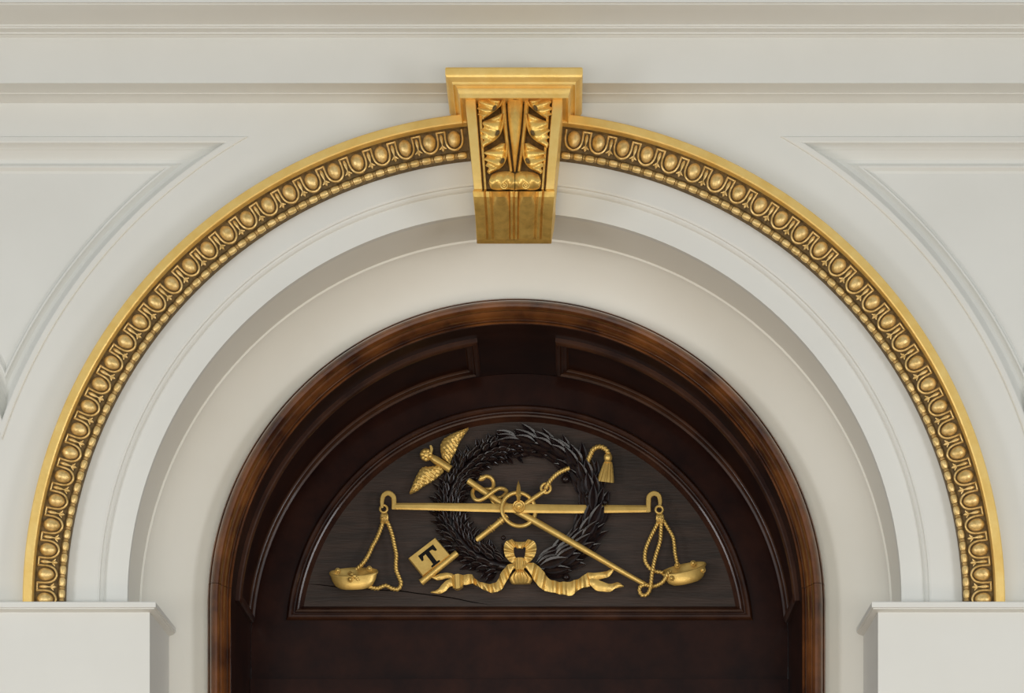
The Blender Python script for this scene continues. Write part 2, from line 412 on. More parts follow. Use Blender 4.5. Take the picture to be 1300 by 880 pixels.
# ================================================================== KEYSTONE
key = empty('keystone', P(652, 304, -.02), 'gold scrolled keystone carved with acanthus leaves at the crown of the arch', 'keystone')
KX = 652.5
def kmap(cx, cy): return (540 + cx / 3.52, 70 + cy / 3.52)
YKp = [(120, -.285), (150, -.300), (190, -.305), (225, -.295), (240, -.285), (243, -.262), (250, -.258), (258, -.235), (268, -.19), (280, -.125), (292, -.06), (304, -.005)]
def Yk(py):
    for (a, ya), (b, yb) in zip(YKp, YKp[1:]):
        if py <= b: return ya + (yb - ya) * max(0, (py - a)) / (b - a)
    return YKp[-1][1]
HWp = [(120, 62.5), (130, 61.8), (180, 56.8), (240, 51.0), (243, 52.5), (270, 49.5), (304, 47.5)]
def hw(py):
    for (a, ya), (b, yb) in zip(HWp, HWp[1:]):
        if py <= b: return ya + (yb - ya) * max(0, (py - a)) / (b - a)
    return HWp[-1][1]
def KP(u, py, dy=0.): Y = Yk(py) + dy; return P(KX + u * hw(py), py, Y)
# body (dark ground)
mb = MB(); rows = []
r_up = [120, 130, 140, 150, 160, 170, 180, 190, 200, 210, 220, 230, 240, 242]
for py in r_up:
    f = [KP(u, py, .030) for u in (-.80, -.4, 0, .4, .80)]
    rows.append(f + [Vector((f[-1].x, -.001, f[-1].z)), Vector((f[0].x, -.001, f[0].z))])
mb.grid(rows, closev=True, cap=True); mb.build('carved_ground', M['groundtone'], key, 30)
# side bands (scrolled cheeks)
def stripmb(us, dys, rows_, back):
    mb = MB(); rr = []
    for py in rows_:
        f = [KP(u, py, dy) for u, dy in zip(us, dys)]
        rr.append(f + [Vector((f[-1].x, back, f[-1].z)), Vector((f[0].x, back, f[0].z))])
    mb.grid(rr, closev=True, cap=True); return mb
for s in (-1, 1):
    stripmb([s * a for a in (1.0, .99, .80, .785)], (-.004, -.010, -.010, -.004), [118, 125, 140, 160, 180, 200, 220, 232, 240, 242.5], -.001).build('scroll_cheek', M['gold'], key, 35)
    stripmb([s * a for a in (.745, .735, .69, .68)], (.012, .004, .004, .012), [122, 140, 160, 180, 200, 220, 240, 242], -.10).build('inner_bead', M['keygold'], key, 35)
# lower tongue: flutes and ribs
lr = [243, 246, 250, 256, 262, 268, 274, 280, 286, 292, 298, 304]
mb = MB(); rr = []
us = [(-1, -.004), (-.99, -.010), (-.74, -.010), (-.73, .012), (-.69, .014), (-.68, -.004), (-.60, -.004), (-.585, .010), (-.54, .012)]
def bul(py): return -.030 * math.exp(-((py - 251) / 6.) ** 2)
for py in lr:
    row = [KP(u, py, dy) for u, dy in us]
    for i in range(9): u = -.53 + (.53 - .12) * i / 8; row.append(KP(u, py, .002 - .016 * math.sin(pi * i / 8) + bul(py) * math.sin(pi * i / 8)))
    row += [KP(u, py, dy) for u, dy in ((-.10, .014), (-.09, -.006), (-.03, -.008), (-.012, .010))]
    right = []
    for u, dy in ((.012, .010), (.03, -.008), (.09, -.006), (.10, .014)): right.append(KP(u, py, dy))
    for i in range(9): u = .12 + (.53 - .12) * i / 8; right.append(KP(u, py, .002 - .016 * math.sin(pi * i / 8) + bul(py) * math.sin(pi * i / 8)))
    right += [KP(-u, py, dy) for u, dy in reversed(us)]
    row += right
    row += [Vector((row[-1].x, -.001 if py < 262 else .04, row[-1].z)), Vector((row[0].x, -.001 if py < 262 else .04, row[0].z))]
    rr.append(row)
mb.grid(rr, closev=True, cap=True); mb.build('fluted_tongue', M['keygold'], key, 35)
# cap: rows (row, half width, depth)
cap = [(85.5, 86, -.385), (87, 87.3, -.39), (94.5, 87.3, -.39), (96, 86.6, -.388), (98, 85.5, -.386), (101, 82.5, -.378), (104, 79, -.368), (105.5, 78.2, -.367), (106.5, 78, -.366), (107.5, 77.8, -.366), (108.2, 75.5, -.352), (110.5, 73.0, -.346), (111.5, 72.4, -.348), (113, 71.8, -.348), (116, 71, -.346), (119, 69.8, -.343), (120, 69.2, -.343), (124.5, 69, -.342), (125, 66, -.31)]
mb = MB(); rr = []
for py, w, Y in cap:
    a = P(KX - w, py, Y); b = P(KX + w, py, Y)
    rr.append([a, b, Vector((b.x, -.02, b.z)), Vector((a.x, -.02, a.z))])
mb.grid(rr, closev=True, cap=True); mb.build('moulded_cap', M['gold'], key, 30)
# centre husk and its side stalks
def kp(cx, cy, dy=0.): x, y = kmap(cx, cy); return P(x, y, Yk(y) + dy)
def ky(cy, dy): return Yk(70 + cy / 3.52) + dy
def kblade(name, A, B, prof_, n=26, m=8, material='keygold', y0=None):
    """A, B in keystone crop coordinates; prof_(t,u) = relief"""
    a = crom([Vector((x, 0, y)) for x, y in A], n); b = crom([Vector((x, 0, y)) for x, y in B], n); mb = MB(); rows = []
    for i in range(n):
        t = i / (n - 1); row = []
        for j in range(m + 1):
            u = j / m; q = a[i].lerp(b[i], u); row.append(kp(q.x, q.z, -prof_(t, u)))
        for j in range(m, -1, -1):
            u = j / m; q = a[i].lerp(b[i], u); row.append(kp(q.x, q.z, .028))
        rows.append(row)
    mb.grid(rows, closev=True, cap=True); return mb.build(name, M[material], key, 50)
kblade('husk', [(366, 200), (372, 300), (384, 400), (397, 522)], [(436, 200), (430, 300), (418, 400), (403, 522)], lambda t, u: -.004 + .018 * (1 - abs(2 * u - 1)) ** .6)
def mir(pts, s): return pts if s < 0 else [(801 - x, y) for x, y in pts]
for s in (-1, 1):
    kblade('stalk', mir([(334, 200), (345, 300), (358, 400), (376, 520)], s), mir([(358, 200), (364, 300), (374, 400), (390, 520)], s), lambda t, u: -.006 + .012 * math.sin(pi * u))
    # three leaves: spine curve and serrated outer edge
    for (sp, ou, eye) in (
        ([(338, 206), (325, 232), (300, 256), (262, 286)], [(322, 200), (270, 196), (238, 206), (247, 226), (231, 238), (245, 252), (233, 266), (248, 270), (252, 288)], (309, 234)),
        ([(346, 262), (338, 320), (318, 372), (262, 414)], [(336, 262), (300, 280), (256, 300), (262, 322), (243, 336), (259, 352), (246, 368), (262, 378), (250, 396), (256, 416)], (322, 346)),
        ([(358, 395), (356, 450), (338, 500), (290, 530)], [(340, 392), (300, 416), (262, 436), (276, 450), (262, 466), (279, 478), (268, 494), (284, 504), (276, 520), (284, 532)], (344, 471))):
        sp_, ou_ = mir(sp, s), mir(ou, s)
        kblade('acanthus_leaf', ou_, sp_, lambda t, u: (-.004 + .030 * math.sin(pi * min(1, u * .75 + .12)) ** .8 + .016 * (abs(math.sin(pi * 4 * t + .5 * u)) - .55) * (1 - u) ** .5) * (1 - .35 * t), 40, 9)
        # raised rib beside the leaf
        inn = [(x + (14 if s < 0 else -14) * (1 - .6 * k / 3), y - 4) for k, (x, y) in enumerate(sp_)]
        kblade('leaf_rib', sp_, inn, lambda t, u: .012 + .016 * math.sin(pi * u), 22, 6)
        m_ = MB(); e = mir([eye], s)[0]; c = kp(e[0], e[1], -.024)
        lathe(m_, c + Vector((0, .006, 0)), (0, -1, 0), [(0, .0075), (.004, .0075), (.0042, .001)], 12)
        for v in m_.v: v.z = c.z + (v.z - c.z) * 1.5; v.x += (v.z - c.z) * -.35 * s
        e_ = m_.build('eye_shade_disc', M['groundtone'], key); e_.scale = (1, 1, 1)  # solid dark disc, its colour stands in for the shade of a hole
# curled leaf tip (the roll)
for s in (-1, 1):
    kblade('curled_leaf_tip', mir([(286, 556), (300, 532), (340, 520), (375, 520), (399, 530)], s), mir([(284, 574), (296, 598), (335, 604), (370, 600), (399, 604)], s),
           lambda t, u: .008 + .040 * math.sin(pi * u) ** .7 * (.82 + .18 * abs(math.sin(t * 9.5 + 2.2 * u))) + .004 * math.sin(18 * t + 6 * u), 40, 12)
    m_ = MB(); q = mir([(352, 582)], s)[0]
    for rr_, w in ((.013, .0035), (.005, .0035)): torus(m_, kp(q[0], q[1], -.046), rr_, w, 20, 8)
    m_.build('curl', M['keygold'], key)

# ================================================================== EMBLEMS ON THE TYMPANUM
YB = YT + .021                  # face of the board
def E(px, py, d=.04): return P(px, py, YB - d)          # d = distance in front of the board
pm = L(1)
# ---- wreath
wr = empty('laurel_wreath', E(660, 740, 0), 'black carved wooden laurel wreath with berries behind the gold balance beam', 'wreath')
WC = (659.5, 645.0)
def leafm(mb, base, dirv, ln, wd, lift0, lift1, fold):
    """pointed folded leaf; base Vector, dirv unit vector in the xz plane"""
    side = Vector((dirv.z, 0, -dirv.x)); n = 6; rows = []
    prof_ = [(0, .12), (.12, .52), (.28, .9), (.45, 1.), (.65, .80), (.83, .42), (1, .02)]
    for t, w in prof_:
        c = base + dirv * ln * t + Vector((0, -(lift0 + (lift1 - lift0) * math.sin(t * pi * .62)), 0))
        row = []
        for u in (-1, -.55, 0, .55, 1):
            row.append(c + side * wd * w * u + Vector((0, {0: -.25, .55: .38, 1: .22}[abs(u)] * fold * w, 0)))
        for u in (1, 0, -1): row.append(c + side * wd * w * u * .9 + Vector((0, fold * .9 + .004, 0)))
        rows.append(row)
    mb.grid(rows, closev=True, cap=True)
def wp(ang, r, d): # ang measured from the bottom, growing to the top along the given side
    return E(WC[0] + r * math.sin(ang), WC[1] + r * math.cos(ang) * .865, d)
for side in (-1, 1):
    mb = MB(); rnd = random.Random(3 + side)
    a0, a1 = math.radians(16), math.radians(176 if side < 0 else 180)
    R0 = 89 if side < 0 else 93
    steps = 25 if side < 0 else 13
    for i in range(steps):
        f = i / (steps - 1); a = a0 + (a1 - a0) * f
        c = lambda rr, d: wp(side * a, rr, d)
        tang = (wp(side * (a + .02), R0, 0) - wp(side * (a - .02), R0, 0)).normalized()
        outw = (wp(side * a, R0 + 1, 0) - wp(side * a, R0, 0)).normalized()
        thick = (1.0 - .18 * f)
        if side < 0: lanes = [(-11, -38, .020), (10.5, 40, .020), (-8.5, -20, .038), (8, 24, .038), (-3.5, -12, .055), (3.5, 10, .058), (-13, -60, .012), (12.5, 62, .012)]
        else: lanes = [(-9, -13, .024), (9, 13, .024), (-5, -6, .044), (5.5, 7, .044), (0, 1, .060), (9, 27, .014), (-9, -26, .014)]
        for lane, ang, d in lanes:
            ja = math.radians(ang + (rnd.uniform(-11, 11) if side < 0 else rnd.uniform(-6, 6))); dv = (tang * math.cos(ja) + outw * math.sin(ja)).normalized()
            aa = a + rnd.uniform(-.03, .03)
            b = wp(side * aa, R0 + lane * (1.08 if side < 0 else .85) * thick + rnd.uniform(-1, 1), 0)
            if side < 0: leafm(mb, b, dv, pm * rnd.uniform(13, 17.5) * thick, pm * rnd.uniform(2.6, 3.4), d, d + .010, .010)
            else: leafm(mb, b, dv, pm * rnd.uniform(30, 38) * thick, pm * rnd.uniform(5.6, 7.4) * thick, d, d + .016, .016)
    mb.build('laurel_branch', M['ebony'], wr, 28)
    mb = MB(); tube(mb, [wp(side * (a0 - .12 + (a1 - a0 + .1) * i / 14), R0, .018) for i in range(15)], pm * 6.5, 60, 10); mb.build('stem', M['ebony'], wr)
for x, y, r in ((719, 733, 4.6), (718, 608.5, 5.6), (746, 630.5, 3.6), (768, 638, 4.0), (746, 677, 4.2), (700, 571.5, 4.6), (748, 676.5, 3.2), (639, 683, 3.)):
    mb = MB(); q = E(x, y, .05 if r < 4.2 else .03)
    ball(mb, q, pm * r); ball(mb, q + Vector((0, -pm * r * .9, 0)), pm * r * .3)
    mb.build('berry', M['ebony'], wr)

# ---- balance
bal = empty('balance_scale', E(658, 756, 0), 'gold balance scale with a long beam, twisted cords and two tilted pans', 'balance scale')
mb = MB()
# faceted beam; d in front of board differs so that the right branch covers it
def beam_ring(x, yt, yb, d):
    ym = (yt + yb) / 2; h = (yb - yt) / 2
    return [E(x, ym - h, d - .016), E(x, ym - h, d - .004), E(x, ym - h * .45, d), E(x, ym + h * .45, d), E(x, ym + h, d - .004), E(x, ym + h, d - .016)]
bs = [(498, 638.8, 646.8, .075), (540, 638.8, 647.7, .082), (600, 639.2, 649.6, .082), (660, 639.8, 651, .078), (700, 640.6, 651.6, .06), (732, 641, 651.8, .045), (770, 641.2, 651.2, .045), (824.5, 641.8, 650.4, .05)]
mb.grid([beam_ring(*b) for b in bs], closev=True, cap=True); mb.build('beam', M['emblem'], bal, 20)
def flatpath(mb, pts, w, d, th=.016, n=40):
    """band of width w px with a slightly rounded face along a picture-plane path"""
    c = crom([Vector((x, 0, y)) for x, y in pts], n); rows = []
    for i, p in enumerate(c):
        t = (c[min(i + 1, n - 1)] - c[max(i - 1, 0)]).normalized(); s_ = Vector((-t.z, 0, t.x)); W = lerp_list(w, i / (n - 1)) / 2
        rows.append([E(p.x + s_.x * W * u, p.z + s_.z * W * u, d - dd) for u, dd in ((-1, th), (-1, .003), (-.75, 0), (.75, 0), (1, .003), (1, th))])
    mb.grid(rows, closev=True, cap=True)
for pts, d in (([(500, 646.5), (500.2, 636), (499, 630), (493, 626), (487, 629), (485, 636), (485, 645)], .0755), ([(823.3, 650), (823.3, 637), (824.5, 630), (830, 626.5), (836, 629), (838, 636), (837.5, 645)], .0505)):
    mb = MB(); flatpath(mb, pts, [6, 6, 6.3, 6.5, 6, 5.2, 3.5], d); mb.build('hook', M['emblem'], bal, 25)
# pointer and rosette
mb = MB()
blade(mb, [E(658.2, 613.4), E(656.2, 622), E(655.9, 629), E(654.8, 632), E(656, 634), E(656.5, 640)], [E(658.6, 613.4), E(660.8, 622), E(661.2, 629), E(662.3, 632), E(661, 634), E(660.5, 640)], lambda t, u: YB - .088 - .010 * (1 - abs(2 * u - 1)), YB - .078, 24, 4)
mb.build('pointer', M['emblem'], bal, 20)
mb = MB(); lathe(mb, E(659, 644, .070), (0, -1, 0), [(0, pm * 8), (.016, pm * 8), (.019, pm * 7.4), (.017, pm * 6.2), (.020, pm * 5.2), (.026, pm * 4.6), (.024, pm * 3.6), (.024, pm * 2.6), (.030, pm * 2.1), (.032, pm * .3)], 32)
mb.build('rosette', M['emblem'], bal, 30)
def rope(name, pts, r, par, d=.05, tw=36, material='emblem', n=None):
    mb = MB(); path = [E(p[0], p[1], p[2] if len(p) > 2 else d) for p in pts]
    ln = sum((a - b).length for a, b in zip(path, path[1:])); n = n or max(30, int(ln / .0022))
    tube(mb, path, r * pm, n, 14, twist=tw, depth=.3, strands=2); return mb.build(name, M[material], par, 60)
for (cx, cy, cords) in ((487, 646.2, 0), (837, 647.2, 1)):
    mb = MB(); torus(mb, E(cx, cy, .062), pm * 4.6, pm * 1.5, 28, 10); mb.build('suspension_ring', M['emblem'], bal)
    mb = MB()      # gathered knot of the cords
    for ox, tx in ((-3, -4.6), (-1, -1.6), (1.2, 1.6), (3.2, 5.2)):
        tube(mb, [E(cx + ox * .5 + .8, cy + 4.5, .058), E(cx + ox + .8, cy + 9, .064), E(cx + ox + 1, cy + 14, .060), E(cx + tx + 1.2, cy + 18.5 - abs(tx) * .3, .052)], [pm * 1.6, pm * 2.2, pm * 2.0, pm * 1.2], 16, 8)
    torus(mb, E(cx + .9, cy + 12, .054), pm * 4.6, pm * 1.3, 20, 8, ax=(Vector((1, 0, 0)), Vector((0, 1, 0))))
    mb.build('cord_knot', M['emblem'], bal)
rope('cord', [(486, 662, .05), (483, 672), (478, 684), (472.7, 693.6), (469, 702), (464.5, 710), (459, 717), (452.7, 723, .04)], 2.5, bal)
rope('cord', [(491, 662), (494, 668), (498, 680), (500.5, 692), (503, 704.5), (502.5, 715), (503, 724), (506, 732), (509, 741), (505.5, 748), (498, 747.5), (490, 743.8), (484, 745.5), (479, 747.3), (471, 746), (464.5, 742.7, .06), (457, 738, .075), (451.8, 733.6, .085), (447, 730, .085), (443.5, 727.5, .07)], 2.4, bal)
rope('cord', [(836, 662), (831, 672), (826.4, 681), (821.5, 692), (819, 701), (819, 712), (824.5, 721), (832, 725.5), (842, 727)], 2.3, bal, .05)
rope('cord', [(839.5, 662, .055), (839, 674, .055), (837.8, 688, .06), (831.8, 708, .06), (828, 726, .068), (826.5, 740, .068), (825.5, 748, .06), (821, 755, .055), (815, 755.5, .055), (811.8, 750, .055), (813.5, 744.5, .055), (820, 742.5, .05), (827, 744.5, .045), (833.5, 743.6, .05), (840.5, 740, .065), (845, 734, .075), (847.5, 728, .075), (851, 725, .065)], 2.3, bal)
rope('cord', [(842.5, 661), (847, 669), (854, 681), (856, 692), (856.8, 701), (858.5, 710), (860, 717)], 2.2, bal, .05)
def pan(cx, cy, hwid, depth_px, tilt, knobs):
    """half bowl in relief, opening tipped to the viewer"""
    mb = MB(); ct, st = math.cos(tilt), math.sin(tilt); lean = .16; YD = .058
    def q(lx, ld, lz): # local px: x along rim, ld 0..1 depth scale, z up
        return E(cx + lx * ct - lz * st * -1 * -1, cy + lx * -st - lz * ct, ld)
    n = 40; rows = []
    prof_ = [(0, -1.0), (.35, -.985), (.62, -.90), (.82, -.70), (.93, -.42), (.985, -.15), (1.0, -.04), (1.04, -.03), (1.05, .02), (1.04, .07), (.97, .06), (.93, -.08), (.80, -.35), (.55, -.55), (0, -.62)]
    for r, z in prof_:
        row = []
        for k in range(n):
            a = 2 * pi * k / n; x = r * hwid * math.cos(a); yy = r * math.sin(a)     # yy -1 front .. 1 back
            d = .052 - yy * .036
            zz = z * depth_px + (yy) * 5.0 * r            # the back of the rim stands higher in view
            row.append(q(x, d, zz))
        rows.append(row)
    mb.grid(rows, closev=True, cap=True); o = mb.build('pan', M['emblem'], bal, 40)
    for kx, ky_, dd in knobs:
        m2 = MB(); c = E(kx, ky_, dd); ball(m2, c, pm * 2.9); torus(m2, c + Vector((0, .004, 0)), pm * 2.9, pm * .9, 18, 6); m2.build('knob', M['emblem'], o)
pan(449, 727.5, 29.8, 21.5, math.radians(2.4), [(428.7, 724.5, .035), (468.7, 722, .035), (444.5, 735.8, .092)])
pan(868, 722.5, 28.0, 19.5, math.radians(12.5), [(860, 717.5, .04), (880, 715, .04), (852.7, 734.2, .092), (892.4, 723.8, .07)])

# ---- staff with snake and wings
cad = empty('winged_snake_staff', E(822, 745, 0), 'gold winged staff entwined by a snake, running diagonally behind the beam', 'staff')
mb = MB(); tube(mb, [E(594.5, 610.5, .045), E(636, 638.5, .045), E(664, 653.5, .052), E(740, 697, .078), E(790, 726, .06), E(819.5, 742.5, .045)], [pm * 4.2, pm * 4.2, pm * 4.6, pm * 4.3, pm * 3.6, pm * 3.0], 60, 16); mb.build('shaft', M['emblem'], cad)
mb = MB()
dv = (E(572, 596, .05) - E(545, 579, .05)); ln = dv.length
lathe(mb, E(545, 579, .045), dv, [(0, pm * 2.8), (ln * .1, pm * 4.0), (ln * .3, pm * 5.2), (ln * .6, pm * 5.0), (ln * .85, pm * 4.8), (ln * 1., pm * 4.9), (ln * 1.01, pm * 3.9)], 20); mb.build('collar', M['emblem'], cad)
mb = MB(); ball(mb, E(541, 577.5, .045), pm * 8.2, .8)
for k, (a, r_) in enumerate(((-20, 5.2), (25, 5.4), (70, 5), (120, 5), (170, 5.2), (220, 5), (265, 5))):
    q = E(541 + r_ * math.cos(math.radians(a)), 577.5 - r_ * math.sin(math.radians(a)), .062); ball(mb, q, pm * 3.0, .8)
blade(mb, [E(546, 568), E(546.5, 572), E(547, 576)], [E(548, 567.5), E(550, 572), E(548.5, 577)], lambda t, u: YB - .07, YB - .045, 8, 3)
mb.build('pommel', M['emblem'], cad)
def wing(A, B, nf):
    """A leading edge, B feathered trailing edge, both root to tip"""
    mb = MB()
    a = crom([E(*p) for p in A], 60); b = crom([E(*p) for p in B], 60)
    rows = []
    for i in range(60):
        t = i / 59; row = []
        sc = 1 + .05 * (abs(math.sin(t * pi * nf)) - .5)
        for j in range(13):
            u = j / 12; p = a[i].lerp(b[i], u * (sc if u > .7 else 1))
            shaft = .0045 * abs(math.sin(pi * (t * nf + u * 1.3))) * min(1, u * 2.5)
            scal = .004 * abs(math.sin(pi * (u * 3.2 + .3 * math.sin(t * 40)))) 
            row.append(Vector((p.x, YB - .030 - .022 * math.sin(pi * min(1, .18 + u * .8)) * (1 - .45 * t) - shaft - scal, p.z)))
        for j in range(12, -1, -1):
            u = j / 12; p = a[i].lerp(b[i], u * (sc if u > .7 else 1)); row.append(Vector((p.x, YB - .018, p.z)))
        rows.append(row)
    mb.grid(rows, closev=True, cap=True); mb.build('wing', M['emblem'], cad, 50)
wing([(561, 581), (559, 569), (561.5, 560), (569, 553.5), (580, 548), (594.6, 543.2)], [(571, 589), (573.5, 581), (578, 573), (582.5, 562), (588, 553), (594.8, 543.8)], 11)
wing([(556, 591), (546, 592.5), (536.5, 593.5), (530.5, 601), (525, 612), (519.8, 626)], [(563.5, 598), (556, 604.5), (547, 611), (538, 616), (530, 622), (520.2, 626.6)], 11)
mb = MB()
tube(mb, [E(611, 608.5, .062), E(616.8, 604.9, .066), E(623, 606.6, .062), E(626.4, 613, .050), E(624.6, 620, .030), E(613, 621.5, .018), E(602.5, 621, .026), E(599.8, 627, .045), E(602.5, 633.5, .058), E(608, 635.3, .065), E(615.5, 632.3, .075), E(625, 625, .082), E(633, 620.4, .076), E(640, 621, .06), E(643, 625, .04), E(636, 631, .018), E(625.5, 631.5, .022), E(624, 636, .035), E(628.5, 641, .04)],
     [pm * 2.6] + [pm * 2.5] * 8 + [pm * 2.5] * 6 + [pm * 1.9, pm * 1.7, pm * 1.5, pm * 1.2], 170, 12)
sn = mb.build('snake', M['emblem'], cad)
mb = MB(); hd = (E(608.3, 609.3, .064) - E(616, 605, .066)).normalized()
lathe(mb, E(616, 605.2, .066), hd, [(0, pm * 2.4), (pm * 2.2, pm * 3.2), (pm * 5, pm * 3.5), (pm * 7.5, pm * 2.5), (pm * 9.3, pm * 1.2), (pm * 9.8, pm * .2)], 14)
for k in (-1, 1): ball(mb, E(611.5 + k * 1.2, 606.6 + k * 2.0, .078), pm * .7)
mb.build('snake_head', M['emblem'], sn)

# ---- key with T bit, cord and tassel
ky_o = empty('treasury_key', E(534, 741, 0), 'large gold key with a square bit lettered T, a ring bow and a tasselled cord', 'key')
mb = MB(); torus(mb, E(658.5, 647, .074), pm * 21.2, pm * 2.6, 64, 12); 
for v in mb.v: v.y += (v.x - E(658.5, 0).x) / (pm * 21) * .022 + .0
mb.build('bow', M['emblem'], ky_o)
mb = MB(); tube(mb, [E(644, 655, .065), E(626, 669.5, .055), E(605, 686, .035)], pm * 3.7, 20, 16)
ax_ = (E(608, 684, .04) - E(642, 656.5, .06)).normalized()
for px_, py_, d in ((637.5, 660.3, .061), (635, 662.4, .060), (625.2, 670.2, .0545), (622.6, 672.2, .0535)):
    lathe(mb, E(px_, py_, d), ax_, [(-.004, pm * 3.6), (-.003, pm * 4.7), (.003, pm * 4.7), (.004, pm * 3.6)], 18)
mb.build('shank', M['emblem'], ky_o, 35)
mb = MB(); bx_ = (E(534.5, 739.8, .04) - E(580.5, 702, .04)); ll = bx_.length
lathe(mb, E(580.5, 702, .04), bx_, [(0, pm * 3.4), (.003, pm * 4.1), (ll * .3, pm * 4.2), (ll - .006, pm * 4.2), (ll - .005, pm * 4.6), (ll, pm * 4.6), (ll + .0005, pm * 2.4), (ll - .008, pm * 2.2)], 24)
mb.build('barrel', M['emblem'], ky_o, 35)
mb = MB()
cs = [(552.5, 682.3), (571.5, 704.5), (536.5, 731.5), (518.2, 708.6)]
lo = [Vector((E(x, y, .052).x, 0, E(x, y, .052).z)) for x, y in cs]; cc = sum(lo, Vector()) / 4
rows = []
for sc, d in ((1.0, .016), (1.0, .046), (.95, .052), (.90, .052)):
    rows.append([Vector((cc.x + (p.x - cc.x) * sc, YB - d, cc.z + (p.z - cc.z) * sc)) for p in lo])
mb.grid(rows, closev=True); mb.add(rows[-1], [(0, 1, 2, 3)]); mb.add(rows[0], [(0, 1, 2, 3)])
bit = mb.build('bit', M['emblem'], ky_o, 20)
# serif T, local px: r right, h up from the foot
Tl = [(-5.2, 0), (5.2, 0), (5.2, 1.9), (2.3, 2.5), (2.3, 16.6), (5.6, 16.3), (7.4, 12.6), (9.4, 12.6), (9.4, 20.2), (-9.4, 20.2), (-9.4, 12.6), (-7.4, 12.6), (-5.6, 16.3), (-2.3, 16.6), (-2.3, 2.5), (-5.2, 1.9)]
foot = Vector((553.8, 716.8)); rv = Vector((.79, -.61)); uv = Vector((-.60, -.80))
pts = [foot + rv * r * 1.28 + uv * h * 1.12 for r, h in Tl]
mb = MB(); poly_prism(mb, [(E(p.x, p.y, .053).x, E(p.x, p.y, .053).z) for p in pts], YB - .0532, YB - .051); t_ = mb.build('letter_t', M['black'], bit, 20); t_['label'] = 'black serif letter T'
mb = MB(); tube(mb, [E(662, 643.5, .060), E(680, 631, .062), E(692.5, 622.5, .055)], [pm * 3.2, pm * 3.0, pm * 2.7], 16, 14); mb.build('upper_shank', M['emblem'], ky_o)
mb = MB(); torus(mb, E(693, 620, .058), pm * 6.0, pm * 1.8, 32, 10); mb.build('eye_ring', M['emblem'], ky_o)
rope('tassel_cord', [(692.5, 621, .062), (695.5, 615, .066), (701, 607.5, .064), (710, 600, .064), (723, 594.2, .066)], 2.6, ky_o)
rope('tassel_cord', [(745.5, 588, .03), (749.5, 578, .045), (753, 571, .05), (760, 567.3, .05), (767, 569, .05), (771.5, 574, .048), (773, 580, .045)], 2.9, ky_o)
# the head of the tassel hangs from the outer cord
mb = MB(); TX = 770.6
lathe(mb, E(772.3, 576, .042), E(770.8, 600, .042) - E(772.3, 576, .042), [(0, pm * 2.8), (pm * 1.5, pm * 4.6), (pm * 4, pm * 5.4), (pm * 7, pm * 5.2), (pm * 9, pm * 4.0), (pm * 10.5, pm * 4.8), (pm * 12, pm * 5.0)], 20)
ts = mb.build('tassel', M['emblem'], ky_o)
mb = MB(); rows = []; seg = 72
for k in range(11):
    f = k / 10; r = (4.6 + 5.6 * f ** .8) if f < .95 else 10.0
    row = []
    for j in range(seg):
        a = 2 * pi * j / seg; rr = r * (1 + .09 * math.cos(12 * a + .4 * math.sin(f * 3)))
        row.append(E(772 - 3.6 * f + rr * math.cos(a), 586.5 + 25.5 * f + (1.2 * math.cos(a) if f > .9 else 0), .042 + .0022 * rr * math.sin(a)))
    rows.append(row)
mb.grid(rows, closev=True, cap=True); mb.build('fringe', M['emblem'], ts, 60)

# ---- ribbon bow
rib = empty('ribbon_bow', E(660, 757, 0), 'gold pleated ribbon bow with forked tails tied at the foot of the wreath', 'ribbon')
def rb(name, A, B, wav, d0=.07, amp=.012, n=60, m=6, th=.010, cross=.004):
    mb = MB(); blade(mb, [E(*p) for p in A], [E(*p) for p in B], lambda t, u: YB - lerp_list(d0, t) - amp * (math.sin(2 * pi * wav * t + .9 * u + 1.4 * math.sin(9 * t)) * .75 + .3 * math.sin(2 * pi * wav * 1.7 * t + 2)) - cross * math.sin(pi * u), lambda t, u: YB - lerp_list(d0, t) - amp * (math.sin(2 * pi * wav * t + .9 * u + 1.4 * math.sin(9 * t)) * .75 + .3 * math.sin(2 * pi * wav * 1.7 * t + 2)) + th, n, m)
    return mb.build(name, M['emblem'], rib, 50)
rb('loop', [(655, 719), (646.5, 715), (641.5, 708), (640, 699), (642, 691.5), (649, 688), (655, 690.5), (660.2, 691.2)], [(657, 714), (655, 711), (653, 706), (652.3, 701), (652.8, 698.6), (654.5, 697.4), (657, 699), (660.2, 699.2)], 5.0, .085, .006, 90)
rb('loop', [(665, 719), (674, 715), (679, 708), (681.2, 699), (679, 691.5), (672, 688), (666, 690.5), (660.0, 691.2)], [(663, 714), (665.6, 711), (667, 706), (667.6, 701), (667.4, 698.6), (666, 697.4), (663.5, 699), (660.0, 699.2)], 5.0, .085, .006, 90)
mb = MB(); blade(mb, [E(654.5, 712), E(653.2, 718), E(654.8, 727)], [E(666, 712), E(667, 718), E(665.2, 727)], lambda t, u: YB - .082 - .022 * math.sin(pi * u) ** .6 - .004 * abs(math.sin(u * pi * 4.5)), YB - .07, 12, 36); mb.build('knot', M['emblem'], rib, 50)
mb = MB(); blade(mb, [E(655, 725), E(649.5, 730), E(646.8, 736), E(650, 741)], [E(666, 725), E(671.5, 730), E(675.8, 736), E(673, 741)], lambda t, u: YB - .040 - .036 * math.sin(pi * (.12 + .76 * u)) * math.sin(pi * (.3 + .62 * t)) - .005 * abs(math.sin(u * pi * 6)), YB - .02, 20, 44); mb.build('wrapping', M['emblem'], rib, 50)
rb('tail', [(662, 719), (671, 717), (681, 718.5), (689, 726), (696, 735), (704, 739), (713, 740), (723, 739.8), (734, 736), (746, 728)], [(663, 724), (668, 724), (673, 730), (679, 739.5), (686, 748), (697, 752.5), (712, 755.5), (726, 757.2), (734, 750), (749.5, 744.5)], 6.5, [.09, .07, .06, .06, .06, .05], .009, 110, 8)
